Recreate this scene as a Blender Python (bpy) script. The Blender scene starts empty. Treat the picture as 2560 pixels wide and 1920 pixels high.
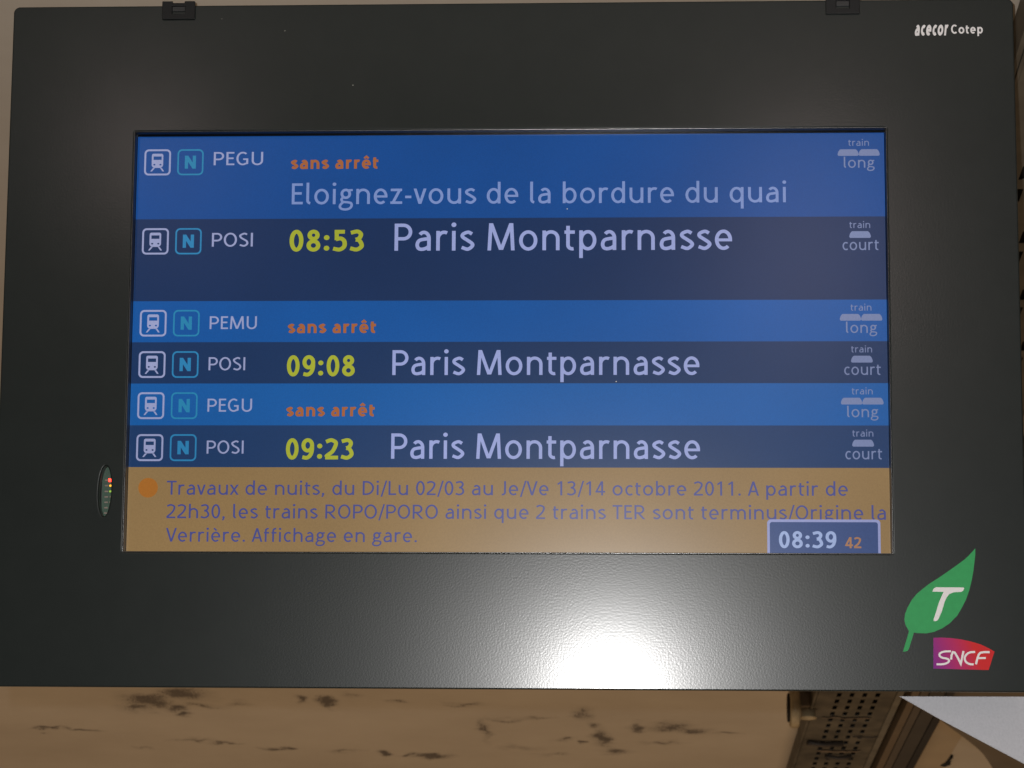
import bpy, bmesh, math, random
from mathutils import Vector, Matrix
random.seed(7)
SC = bpy.context.scene
COL = SC.collection

# ------------------------------------------------------------ camera
# World frame: the front plate of the display is the plane Y = 0 (X right, Z up along
# the plate, +Y away from the viewer).  The plate is pitched down towards the viewer in
# the real place; this frame is tied to it.  Metres.
CAM = Vector((0.110083, -2.131669, -0.340123))
cd = bpy.data.cameras.new('camera')
cam = bpy.data.objects.new('camera', cd)
COL.objects.link(cam)
cam.location = CAM
cam.rotation_euler = (1.709473, -0.006105, 0.048099)
cd.sensor_width = 36.0
cd.lens = 5882.83 / 2560 * 36
cd.clip_start = 0.02
cd.clip_end = 60
cd.dof.use_dof = True
cd.dof.focus_distance = 2.16
cd.dof.aperture_fstop = 26.0
SC.camera = cam

# ------------------------------------------------------------ world: dim station at night
W = bpy.data.worlds.new('World')
SC.world = W
W.use_nodes = True
W.node_tree.nodes['Background'].inputs[0].default_value = (1.0, 0.92, 0.84, 1)
W.node_tree.nodes['Background'].inputs[1].default_value = 0.018

SC.view_settings.view_transform = 'Standard'
SC.view_settings.look = 'None'
SC.view_settings.exposure = 0
SC.view_settings.gamma = 1


def lamp_aim(o, target):
    o.rotation_euler = (Vector(target) - o.location).to_track_quat('-Z', 'Y').to_euler()


# camera flash: 3 cm above and 3 cm left of the lens
fl = bpy.data.lights.new('camera_flash', 'POINT')
fl.energy = 112.0
fl.shadow_soft_size = 0.006
fl.color = (1.0, 0.985, 0.97)
flo = bpy.data.objects.new('camera_flash', fl)
COL.objects.link(flo)
flo.location = CAM + cam.rotation_euler.to_matrix() @ Vector((-0.03, 0.031, 0.0))

# warm station lighting that reaches the ceiling from the platform below
am = bpy.data.lights.new('platform_light', 'AREA')
am.shape = 'RECTANGLE'
am.size = 5.0
am.size_y = 3.0
am.energy = 46
am.color = (1.0, 0.66, 0.37)
amo = bpy.data.objects.new('platform_light', am)
COL.objects.link(amo)
amo.location = (-0.3, 2.6, -3.2)
lamp_aim(amo, (-0.3, 3.0, 0.0))

# two lit fixtures behind the photographer, seen as soft glows in the matt screen
for nm, loc, sx, sy, e, c in (
        ('lit_column_panel', (0.585, -4.0, 0.86), 0.11, 0.60, 5.0, (1.0, 0.82, 0.78)),
        ('lit_hall_panel', (-1.17, -4.0, 1.14), 0.20, 0.24, 1.9, (1.0, 0.80, 0.76))):
    l = bpy.data.lights.new(nm, 'AREA')
    l.shape = 'RECTANGLE'
    l.size = sx
    l.size_y = sy
    l.energy = e
    l.color = c
    o = bpy.data.objects.new(nm, l)
    COL.objects.link(o)
    o.location = loc
    lamp_aim(o, (loc[0] * 0.5, 0, loc[2] * 0.1))


# ------------------------------------------------------------ helpers
def s2l(r, g, b):
    f = lambda c: (c / 255 / 12.92) if c / 255 <= 0.04045 else ((c / 255 + 0.055) / 1.055) ** 2.4
    return (f(r), f(g), f(b))


def tag(o, label=None, cat=None, group=None, kind=None):
    if label: o['label'] = label
    if cat: o['category'] = cat
    if group: o['group'] = group
    if kind: o['kind'] = kind
    return o


def empty(name, loc=(0, 0, 0), rot=(0, 0, 0)):
    o = bpy.data.objects.new(name, None)
    o.empty_display_size = 0.05
    COL.objects.link(o)
    o.location = loc
    o.rotation_euler = rot
    return o


def mesh_obj(name, verts, faces, mat, parent=None, smooth=False):
    m = bpy.data.meshes.new(name)
    m.from_pydata([tuple(v) for v in verts], [], faces)
    m.update()
    if smooth:
        for p in m.polygons: p.use_smooth = True
    if mat: m.materials.append(mat)
    o = bpy.data.objects.new(name, m)
    COL.objects.link(o)
    if parent: o.parent = parent
    return o


def bm_obj(name, bm, mat, parent=None, smooth=False):
    m = bpy.data.meshes.new(name)
    bm.to_mesh(m)
    bm.free()
    if smooth:
        for p in m.polygons: p.use_smooth = True
    if mat: m.materials.append(mat)
    o = bpy.data.objects.new(name, m)
    COL.objects.link(o)
    if parent: o.parent = parent
    return o


def add_box(bm, x0, x1, y0, y1, z0, z1, bev=0.0):
    r = bmesh.ops.create_cube(bm, size=1)
    for v in r['verts']:
        v.co = Vector(((x0 + x1) / 2 + v.co.x * (x1 - x0), (y0 + y1) / 2 + v.co.y * (y1 - y0),
                       (z0 + z1) / 2 + v.co.z * (z1 - z0)))
    if bev > 0:
        es = list({e for v in r['verts'] for e in v.link_edges})
        bmesh.ops.bevel(bm, geom=es, offset=bev, segments=2, affect='EDGES', profile=0.5)
    return bm


def rrect(x0, x1, z0, z1, r, n=6, corners=(1, 1, 1, 1)):
    """rounded rectangle, counter-clockwise; corners BL BR TR TL"""
    pts = []
    cs = [(x0 + r, z0 + r, 180), (x1 - r, z0 + r, 270), (x1 - r, z1 - r, 0), (x0 + r, z1 - r, 90)]
    sq = [(x0, z0), (x1, z0), (x1, z1), (x0, z1)]
    for k, (cx, cz, a0) in enumerate(cs):
        if corners[k] and r > 0:
            for i in range(n + 1):
                a = math.radians(a0 + 90 * i / n)
                pts.append((cx + r * math.cos(a), cz + r * math.sin(a)))
        else:
            pts.append(sq[k])
    return pts


def ellipse(cx, cz, rx, rz, n=28, rot=0.0):
    out = []
    for i in range(n):
        a = 2 * math.pi * i / n
        x, z = rx * math.cos(a), rz * math.sin(a)
        out.append((cx + x * math.cos(rot) - z * math.sin(rot), cz + x * math.sin(rot) + z * math.cos(rot)))
    return out


def fill_data(paths, extrude=0.0, bevel=0.0, bres=2):
    """even-odd fill of closed 2-D paths -> (verts, faces); local x, y, z=front"""
    c = bpy.data.curves.new('tmp', 'CURVE')
    c.dimensions = '2D'
    c.fill_mode = 'BOTH' if (extrude or bevel) else 'FRONT'
    c.extrude = extrude
    c.bevel_depth = bevel
    c.bevel_resolution = bres
    if bevel: c.offset = -bevel
    for p in paths:
        s = c.splines.new('POLY')
        s.points.add(len(p) - 1)
        for i, q in enumerate(p): s.points[i].co = (q[0], q[1], 0, 1)
        s.use_cyclic_u = True
    o = bpy.data.objects.new('tmp', c)
    COL.objects.link(o)
    dg = bpy.context.evaluated_depsgraph_get()
    me = o.evaluated_get(dg).to_mesh()
    v = [tuple(x.co) for x in me.vertices]
    f = [tuple(p.vertices) for p in me.polygons]
    o.evaluated_get(dg).to_mesh_clear()
    bpy.data.objects.remove(o)
    bpy.data.curves.remove(c)
    return v, f


def plate(name, paths, y, thick, mat, parent, bevel=0.0, bres=2):
    """shape in the XZ plane; y = its front face; thickness runs backwards"""
    v, f = fill_data(paths, thick / 2 - (bevel if thick else 0), bevel, bres)
    # curve local (x, y, z) -> world (x, -z, y), front face towards -Y
    vv = [(a, y + thick / 2 - c, b) for a, b, c in v]
    return mesh_obj(name, vv, f, mat, parent)


def ribbon_polys(pts, w):
    """mitred constant-width stroke around an open polyline -> closed outline"""
    L, R = [], []
    q = [pts[0]]
    for p in pts[1:]:
        if math.hypot(p[0] - q[-1][0], p[1] - q[-1][1]) > 1e-5: q.append(p)
    pts = q
    n = len(pts)
    for i in range(n):
        p = Vector(pts[i])
        if i == 0: d = (Vector(pts[1]) - p).normalized(); m = Vector((-d.y, d.x)) * w / 2
        elif i == n - 1: d = (p - Vector(pts[i - 1])).normalized(); m = Vector((-d.y, d.x)) * w / 2
        else:
            d0 = (p - Vector(pts[i - 1])).normalized(); d1 = (Vector(pts[i + 1]) - p).normalized()
            n0 = Vector((-d0.y, d0.x)); n1 = Vector((-d1.y, d1.x))
            mm = (n0 + n1)
            if mm.length < 1e-4: mm = n0
            mm.normalize()
            m = mm * (w / 2) / max(0.35, mm.dot(n0))
        L.append(tuple(p + m)); R.append(tuple(p - m))
    return L, R


def ribbon_mesh(pts, w):
    L, R = ribbon_polys(pts, w)
    v = L + R
    n = len(L)
    f = [(n + i, n + i + 1, i + 1, i) for i in range(n - 1)]
    return [(a, b, 0.0) for a, b in v], f


def smooth_pts(pts, it=2):
    for _ in range(it):
        q = [pts[0]]
        for a, b in zip(pts[:-1], pts[1:]):
            q.append((a[0] * .75 + b[0] * .25, a[1] * .75 + b[1] * .25))
            q.append((a[0] * .25 + b[0] * .75, a[1] * .25 + b[1] * .75))
        q.append(pts[-1])
        pts = q
    return pts


# ------------------------------------------------------------ lettering
# A humanist sans drawn as strokes.  Unit = cap height; XH = x-height.
XH, ASC = 0.725, 1.03


def earc(cx, cy, rx, ry, a0, a1, n=14):
    return [(cx + rx * math.cos(math.radians(a0 + (a1 - a0) * i / n)), cy + ry * math.sin(math.radians(a0 + (a1 - a0) * i / n)))
            for i in range(n + 1)]


def spl(P, n=5):
    """Catmull-Rom through the points"""
    out = []
    Q = [(2 * P[0][0] - P[1][0], 2 * P[0][1] - P[1][1])] + P + [(2 * P[-1][0] - P[-2][0], 2 * P[-1][1] - P[-2][1])]
    for i in range(1, len(Q) - 2):
        p0, p1, p2, p3 = Q[i - 1], Q[i], Q[i + 1], Q[i + 2]
        for k in range(n):
            t = k / n
            out.append(tuple(0.5 * (2 * p1[j] + (p2[j] - p0[j]) * t + (2 * p0[j] - 5 * p1[j] + 4 * p2[j] - p3[j]) * t * t +
                                    (3 * p1[j] - p0[j] - 3 * p2[j] + p3[j]) * t ** 3) for j in (0, 1)))
    out.append(P[-1])
    return out


def clipped(a, b, w, lo, hi):
    """straight stroke cut flat at y=lo and y=hi"""
    d = (Vector(b) - Vector(a)).normalized()
    m = Vector((-d.y, d.x)) * w / 2
    e = d * 0.4
    A, B = Vector(a) - e, Vector(b) + e
    poly = [A + m, B + m, B - m, A - m]
    for s, lim in ((1, lo), (-1, -hi)):
        out = []
        for i in range(len(poly)):
            p, q = poly[i], poly[(i + 1) % len(poly)]
            pi, qi = s * p.y >= lim - 1e-9, s * q.y >= lim - 1e-9
            if pi: out.append(p)
            if pi != qi:
                t = (lim - s * p.y) / (s * q.y - s * p.y)
                out.append(p + (q - p) * t)
        poly = out
    return [(p.x, p.y) for p in poly]


def glyph_shapes(ch, w):
    """-> (list of ('r', pts) strokes / ('p', polygon) fills, advance)"""
    h = w / 2
    k = 1 + max(0, w - .12) * .9            # bolder = a little wider
    sb = 0.075
    X = XH
    o = 0.012
    S = []
    R_ = lambda pts, ww=None: S.append(('r', pts, ww or w))
    P_ = lambda pts: S.append(('p', pts, 0))
    D_ = lambda a, b, lo, hi, ww=None: P_(clipped(a, b, ww or w, lo, hi))
    L = sb + h + .02

    def closed(cx, cy, rx, ry, n=32):
        e = earc(cx, cy, rx, ry, 0, 360, n)
        S.append(('c', e[:-1], w))

    if ch == ' ': return [], .33
    if ch in 'nhmr':
        top = ASC if ch == 'h' else X
        R_([(L, 0), (L, top)])
        ry = .27 - h * .5
        if ch == 'r':
            wd = .50 * k
            R = L + wd - w
            c = (L + R) / 2 + .02
            R_(earc(c, X - ry - h + o, c - L, ry, 170, 62, 10) )
            return S, c + .17 * k
        if ch == 'm':
            wd = .47 * k
            for i in (0, 1):
                a = L + i * (wd - h)
                b_ = a + wd - h
                R_(earc((a + b_) / 2, X - ry - h + o, (b_ - a) / 2, ry, 180, 0) + [(b_, 0)])
            return S, b_ + h + sb + .02
        R = L + .58 * k - w
        R_(earc((L + R) / 2, X - ry - h + o, (R - L) / 2, ry, 180, 0) + [(R, 0)])
        return S, R + h + sb + .015
    if ch == 'u':
        R = L + .58 * k - w
        ry = .27 - h * .5
        R_([(L, X)] + earc((L + R) / 2, ry + h - o, (R - L) / 2, ry, 180, 360))
        R_([(R, 0), (R, X)])
        return S, R + h + sb + .02
    if ch == 'i':
        R_([(L, 0), (L, X)])
        P_(ellipse(L, X + .225, h * 1.38, h * 1.38, 16))
        return S, L + h + sb + .02
    if ch == 'l':
        R_([(L, ASC), (L, .18)] + earc(L + .13, .18 - 0, .13, .18 - h + o, 180, 262, 7))
        return S, L + .205 * k
    if ch in 'oóc':
        rx = .31 * k
        cx = sb + rx
        if ch == 'c':
            rx = .285 * k; cx = sb + rx
            R_(earc(cx + .01, X / 2, rx - h, X / 2 - h + o, 52, 308, 20))
            return S, sb + rx * 1.62 + sb * .9
        closed(cx, X / 2, rx - h, X / 2 - h + o)
        return S, 2 * sb + 2 * rx
    if ch in 'bpdq':
        rx = .29 * k
        stemL = ch in 'bp'
        cx = L + rx - h if stemL else sb + rx
        xs_ = L if stemL else sb + 2 * rx - h
        closed(cx, X / 2, rx - h, X / 2 - h + o)
        y0, y1 = {'b': (0, ASC), 'd': (0, ASC), 'p': (-.29, X), 'q': (-.29, X)}[ch]
        R_([(xs_, y0), (xs_, y1)])
        return S, (cx + rx + sb if stemL else xs_ + h + sb + .02)
    if ch in 'eèêé':
        rx = .29 * k
        cx = sb + rx
        a = earc(cx, X / 2, rx - h, X / 2 - h + o, 0, 312, 26)
        R_([(cx + rx - h, X / 2 - .03)] + a[1:])
        R_([(sb + h, X / 2 - .005), (cx + rx - .003, X / 2 - .005)], w * .86)
        if ch == 'ê': R_([(cx - .15, X + .10), (cx, X + .24), (cx + .15, X + .10)], w * .8)
        if ch == 'è': R_([(cx - .12, X + .27), (cx + .05, X + .09)], w * .9)
        return S, cx + rx + sb
    if ch == 'a':
        wd = .52 * k
        R = sb + wd - h
        Lx = sb + h
        ry = .23
        R_([(R, 0), (R, X - ry - h)] + earc((R + Lx) / 2 + .025, X - ry - h + o, (R - Lx) / 2 - .025, ry, 0, 140, 12)[1:])
        R_(spl([(R, .435), (R - .14, .425), (Lx + .07, .375), (Lx, .235), (Lx + .035, .075 + h * .3), (Lx + .15, h - o), (R - .09, .07 + h * .35), (R, .155 + h * .2)], 4))
        return S, R + h + sb + .015
    if ch == 's':
        wd = .45 * k
        a, b_ = sb + h * .8, sb + wd - h * .8
        c = (a + b_) / 2
        R_(spl([(b_ - .015, X - h - .055), (c + .03, X - h + o), (a + .035, X - h - .06), (a + .02, X * .69), (c, X * .53), (b_ - .015, X * .36),
                (b_ - .005, h + .10), (c + .02, h - o), (a - .01, h + .055)], 4))
        return S, sb + wd + sb * .8
    if ch == 't':
        cx = sb + .12
        R_([(cx, X + .17), (cx, .19)] + earc(cx + .15, .19, .15, .19 - h + o, 180, 285, 9))
        R_([(cx - .12, X - h), (cx + .23 * k, X - h)])
        return S, cx + .24 * k + sb * .6
    if ch == 'f':
        cx = sb + .12
        R_([(cx, 0), (cx, ASC - .2)] + earc(cx + .16, ASC - .2, .16, .2 - h, 180, 82, 9)[1:])
        R_([(cx - .11, X - h), (cx + .21 * k, X - h)])
        return S, cx + .24 * k + sb * .5
    if ch == 'g':
        cx = sb + .27 * k
        closed(cx - .01, X - .235, .225 * k - h, .235 - h + o)
        R_([(cx + .11, X - .07), (cx + .28 * k, X - h * .9)], w * .85)
        R_(spl([(cx - .12, X - .40), (cx - .19, X - .50), (cx - .13, .115), (cx + .08, .085), (cx + .22, .04), (cx + .24, -.09), (cx + .15, -.21), (cx - .02, -.255),
                (cx - .19, -.22), (cx - .255, -.12), (cx - .21, .0), (cx - .12, .085)], 4), w * .9)
        return S, cx + .28 * k + sb * .8
    if ch in 'vx':
        wd = .54 * k
        a, b_ = sb * .3 + h, sb * .3 + wd - h
        if ch == 'v':
            D_((a, X), ((a + b_) / 2, 0), 0, X); D_((b_, X), ((a + b_) / 2, 0), 0, X)
        else:
            D_((a, X), (b_, 0), 0, X); D_((b_, X), (a, 0), 0, X)
        return S, sb * .6 + wd
    if ch == 'z':
        wd = .48 * k
        a, b_ = sb * .8, sb * .8 + wd
        R_([(a, X - h), (b_, X - h)]); R_([(a - .01, h), (b_ + .01, h)])
        D_((b_ - h * 1.2, X), (a + h * 1.2, 0), 0, X)
        return S, b_ + sb * .8
    # ---- capitals
    if ch == 'I':
        R_([(L, 0), (L, 1)]); return S, L + h + sb + .03
    if ch in 'PRD':
        R_([(L, 0), (L, 1)])
        wd = (.70 if ch == 'D' else .60) * k
        R = L - h + wd - h
        y0 = h if ch == 'D' else .44
        ry = (1 - h - y0) / 2
        R_([(L, 1 - h), (R - ry * .95, 1 - h)] + earc(R - ry * .95, y0 + ry, ry * .95, ry, 90, -90, 14)[1:] + [(L, y0)])
        if ch == 'R': D_((L + .17, .44), (R + .045, 0), 0, .46)
        return S, R + h + sb * (.9 if ch != 'P' else .5) + (.05 if ch == 'R' else 0)
    if ch in 'EFL':
        wd = .47 * k
        R_([(L, 0), (L, 1)])
        if ch in 'EL': R_([(L, h), (L - h + wd, h)])
        if ch in 'EF': R_([(L, 1 - h), (L - h + wd - .01, 1 - h)]); R_([(L, .52), (L - h + wd - .05, .52)])
        return S, L - h + wd + sb * .7
    if ch in 'OGC':
        rx = (.385 if ch == 'O' else .37) * k
        cx = sb * .8 + rx
        if ch == 'O':
            closed(cx, .5, rx - h, .5 - h + o, 40); return S, cx + rx + sb * .8
        a = earc(cx, .5, rx - h, .5 - h + o, 48, 322 if ch == 'G' else 312, 26)
        if ch == 'G':
            a = earc(cx, .5, rx - h, .5 - h + o, 50, 300, 24) + [(cx + rx - h - .05, .13 + h * .2), (cx + rx - h - .05, .47)]
            R_(a); R_([(cx + .02, .47 - h * .4), (cx + rx - .05 , .47 - h * .4)])
            return S, cx + rx + sb * .7
        R_(a)
        return S, cx + rx * .72 + sb
    if ch == 'U':
        R = L + .66 * k - w
        rx = (R - L) / 2
        R_([(L, 1)] + earc(L + rx, .33, rx, .33 - h + o, 180, 360, 18) + [(R, 1)])
        return S, R + h + sb + .02
    if ch == 'S':
        wd = .52 * k
        a, b_ = sb + h * .7, sb + wd - h * .7
        c = (a + b_) / 2
        R_(spl([(b_ - .03, 1 - h - .06), (c + .04, 1 - h + o), (a + .05, 1 - h - .09), (a + .005, .76), (a + .09, .62), (c + .02, .515), (b_ - .05, .40), (b_, .25),
                (b_ - .06, h + .07), (c + .01, h - o), (a - .005, h + .06)], 4))
        return S, sb + wd + sb * .8
    if ch == 'M':
        wd = .92 * k
        a, b_ = sb + h, sb + wd - h
        c = (a + b_) / 2
        D_((a + .05, 1), (a, 0), 0, 1); D_((b_ - .05, 1), (b_, 0), 0, 1)
        D_((a + .06, 1), (c, .0), .02, 1); D_((b_ - .06, 1), (c, .0), .02, 1)
        return S, b_ + h + sb
    if ch == 'N':
        R = L + .68 * k - w
        R_([(L, 0), (L, 1)]); R_([(R, 0), (R, 1)]); D_((L, 1), (R, 0), 0, 1)
        return S, R + h + sb + .02
    if ch == 'T':
        wd = .60 * k
        a = sb * .4
        R_([(a, 1 - h), (a + wd, 1 - h)]); R_([(a + wd / 2, 0), (a + wd / 2, 1)])
        return S, a + wd + sb * .3
    if ch in 'VA':
        wd = .68 * k
        a, b_ = h + .01, wd - h + .01
        c = (a + b_) / 2
        if ch == 'V': D_((a, 1), (c, 0), 0, 1); D_((b_, 1), (c, 0), 0, 1)
        else:
            D_((a, 0), (c, 1), 0, 1); D_((b_, 0), (c, 1), 0, 1)
            R_([(a + .12, .30), (b_ - .12, .30)])
        return S, wd + .02
    if ch == 'J':
        x = sb + .24
        R_([(x, 1), (x, .22)] + earc(x - .17, .22, .17, .22 - h + o, 0, -100, 9)[1:])
        return S, x + h + sb + .02
    # ---- figures (one width)
    dw = .54 * k
    A = sb * .85
    adv = dw + 2 * A
    c = A + dw / 2
    if ch == '0':
        closed(c, .5, dw / 2 - h, .5 - h + o, 36); return S, adv
    if ch == '1':
        D_((c - .16, .80), (c + .06, .975), .0, .99)
        S.pop()
        R_([(c - .185, .78), (c + .01, .935)], w * .9)
        R_([(c + .04, 0), (c + .04, 1)])
        return S, adv
    if ch == '2':
        a, b_ = A + .02, A + dw - .01
        R_(spl([(a, 1 - h - .07), (c - .04, 1 - h + o), (b_ - h - .04, 1 - h - .07), (b_ - h - .005, .73), (b_ - h - .07, .54), (c + .01, .36), (a + .06, h + .10), (a + .01, h + .02)], 5))
        R_([(a - .03, h), (b_ + .01, h)])
        return S, adv
    if ch == '3':
        a, b_ = A + .01, A + dw - h
        R_(spl([(a + .02, 1 - h - .05), (c, 1 - h + o), (b_ - .07, 1 - h - .06), (b_ - .04, .74), (b_ - .12, .59), (c - .05, .54)], 5))
        R_(spl([(c - .05, .54), (b_ - .10, .50), (b_, .29), (b_ - .06, h + .07), (c - .03, h - o), (a, h + .05)], 5))
        return S, adv
    if ch == '4':
        xs_ = A + dw * .70
        R_([(xs_, 0), (xs_, 1)])
        D_((xs_ - .02 , 1), (A + h * .4, .26), .22, 1, w * .9)
        R_([(A - .01, .25 + h * .2), (A + dw + .02, .25 + h * .2)])
        return S, adv
    if ch == '5':
        a, b_ = A + .06, A + dw - h
        R_([(a + h, .52), (a + h, 1)], w * .95); R_([(a, 1 - h), (b_, 1 - h)])
        R_(spl([(a + h * .6, .56), (c + .03, .60), (b_ - .03, .49), (b_, .31), (b_ - .06, h + .08), (c - .03, h - o), (A + .01, h + .04)], 5))
        return S, adv
    if ch in '89':
        if ch == '8':
            closed(c, .755, dw / 2 - h - .035, .245 - h + o, 28)
            closed(c, .275, dw / 2 - h, .275 - h + o, 28)
            return S, adv
        r_ = dw / 2 - h
        closed(c, .67, r_, .33 - h + o, 30)
        R_(spl([(c + r_, .66), (c + r_ - .005, .42), (c + r_ - .08, .17 + h * .3), (c - .04, h - o), (A + .05, h + .02)], 5))
        return S, adv
    if ch in '.,:':
        r_ = h * 1.3
        x = sb + r_
        for yy in ([r_] if ch != ':' else [r_ + .03, XH - r_ + .03]):
            P_(ellipse(x, yy, r_, r_, 16))
        if ch == ',': D_((x + .03, r_), (x - .05, -.14), -.14, r_ * .9, w * .85)
        return S, x + r_ + sb * 1.1
    if ch == '/':
        D_((.02 + h, -.12), (.38, ASC), -.12, ASC, w * .85); return S, .42
    if ch == '-':
        R_([(sb, .33), (sb + .26, .33)]); return S, .41
    return [], .3


_gc = {}


def glyph(ch, w):
    if (ch, w) in _gc: return _gc[(ch, w)]
    S, adv = glyph_shapes(ch, w)
    V, F = [], []
    for i, (kind, pts, ww) in enumerate(S):
        k = len(V)
        lift = i * 0.8e-5
        if kind == 'p':
            V += [(a, b, lift) for a, b in pts]
            F.append(tuple(range(k, k + len(pts))))
        elif kind == 'r':
            v, f = ribbon_mesh(pts, ww)
            V += [(a, b, lift) for a, b, _ in v]
            F += [tuple(q + k for q in g) for g in f]
        else:
            n = len(pts)
            P = [Vector(p) for p in pts]
            inn, out = [], []
            for j in range(n):
                t = (P[(j + 1) % n] - P[j - 1]).normalized()
                m = Vector((t.y, -t.x)) * ww / 2
                out.append(P[j] + m); inn.append(P[j] - m)
            V += [(p.x, p.y, lift) for p in out + inn]
            F += [(k + j, k + (j + 1) % n, k + n + (j + 1) % n, k + n + j) for j in range(n)]
    _gc[(ch, w)] = (V, F, adv)
    return _gc[(ch, w)]


def lettering(s, x0, x1, base, cap, y, mat, parent, w=0.115, shear=0.0, track=0.0, name='lettering'):
    """one line of print: starts at x0, ends at x1 (mm), on baseline `base` (mm), capitals `cap` mm high"""
    pen = 0.0
    V, F = [], []
    for ch in s:
        v, f, adv = glyph(ch, w)
        k = len(V)
        V += [(a + pen + shear * b, b, c) for a, b, c in v]
        F += [tuple(i + k for i in q) for q in f]
        pen += adv + track
    a0 = min(p[0] for p in V); a1 = max(p[0] for p in V)
    sx = (x1 - x0) / (a1 - a0)
    if DEBUG: print('TXT', s[:20], 'hscale', round(sx / cap, 3))
    return mesh_obj(name, [((x0 + (a - a0) * sx) / 1000, y - c, (base + b * cap) / 1000) for a, b, c in V], F, mat, parent)


DEBUG = False


# ------------------------------------------------------------ materials
def new_mat(name):
    m = bpy.data.materials.new(name)
    m.use_nodes = True
    return m, m.node_tree, m.node_tree.nodes['Principled BSDF']


def simple(name, col, rough=0.5, metal=0.0, spec=0.5, noise=0.0, nscale=60, bump=0.0, bscale=400, bdist=0.001):
    m, nt, b = new_mat(name)
    b.inputs['Base Color'].default_value = (*col, 1)
    b.inputs['Roughness'].default_value = rough
    b.inputs['Metallic'].default_value = metal
    b.inputs['Specular IOR Level'].default_value = spec
    tc = nt.nodes.new('ShaderNodeTexCoord')
    if noise:
        n = nt.nodes.new('ShaderNodeTexNoise')
        n.inputs['Scale'].default_value = nscale
        n.inputs['Detail'].default_value = 6
        nt.links.new(tc.outputs['Object'], n.inputs['Vector'])
        r = nt.nodes.new('ShaderNodeMapRange')
        r.inputs['From Min'].default_value = 0.3
        r.inputs['From Max'].default_value = 0.7
        r.inputs['To Min'].default_value = 1 - noise
        r.inputs['To Max'].default_value = 1 + noise
        nt.links.new(n.outputs['Fac'], r.inputs['Value'])
        mx = nt.nodes.new('ShaderNodeVectorMath')
        mx.operation = 'SCALE'
        mx.inputs[0].default_value = col
        nt.links.new(r.outputs['Result'], mx.inputs['Scale'])
        nt.links.new(mx.outputs['Vector'], b.inputs['Base Color'])
    if bump:
        n2 = nt.nodes.new('ShaderNodeTexNoise')
        n2.inputs['Scale'].default_value = bscale
        n2.inputs['Detail'].default_value = 2
        nt.links.new(tc.outputs['Object'], n2.inputs['Vector'])
        bp = nt.nodes.new('ShaderNodeBump')
        bp.inputs['Strength'].default_value = bump
        bp.inputs['Distance'].default_value = bdist
        nt.links.new(n2.outputs['Fac'], bp.inputs['Height'])
        nt.links.new(bp.outputs['Normal'], b.inputs['Normal'])
    return m


# powder-coated dark grey steel: fine orange-peel
def powder_coat():
    m, nt, b = new_mat('dark_powder_coat')
    tc = nt.nodes.new('ShaderNodeTexCoord')
    b.inputs['Roughness'].default_value = 0.29
    b.inputs['Specular IOR Level'].default_value = 0.17
    b.inputs['Coat Weight'].default_value = 0.33
    b.inputs['Coat Roughness'].default_value = 0.172
    n = nt.nodes.new('ShaderNodeTexNoise')
    n.inputs['Scale'].default_value = 26
    n.inputs['Detail'].default_value = 8
    n.inputs['Roughness'].default_value = 0.65
    nt.links.new(tc.outputs['Object'], n.inputs['Vector'])
    cr = nt.nodes.new('ShaderNodeValToRGB')
    cr.color_ramp.elements[0].position = 0.25
    cr.color_ramp.elements[0].color = (0.0140, 0.0175, 0.0160, 1)
    cr.color_ramp.elements[1].position = 0.75
    cr.color_ramp.elements[1].color = (0.0175, 0.0212, 0.0194, 1)
    nt.links.new(n.outputs['Fac'], cr.inputs['Fac'])
    nt.links.new(cr.outputs['Color'], b.inputs['Base Color'])
    n2 = nt.nodes.new('ShaderNodeTexNoise')
    n2.inputs['Scale'].default_value = 560
    n2.inputs['Detail'].default_value = 1.5
    n2.inputs['Roughness'].default_value = 0.5
    nt.links.new(tc.outputs['Object'], n2.inputs['Vector'])
    bp = nt.nodes.new('ShaderNodeBump')
    bp.inputs['Strength'].default_value = 0.5
    bp.inputs['Distance'].default_value = 0.000055
    nt.links.new(n2.outputs['Fac'], bp.inputs['Height'])
    nt.links.new(bp.outputs['Normal'], b.inputs['Normal'])
    nt.links.new(bp.outputs['Normal'], b.inputs['Coat Normal'])
    return m


SCREEN_GAIN = 1.0


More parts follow.
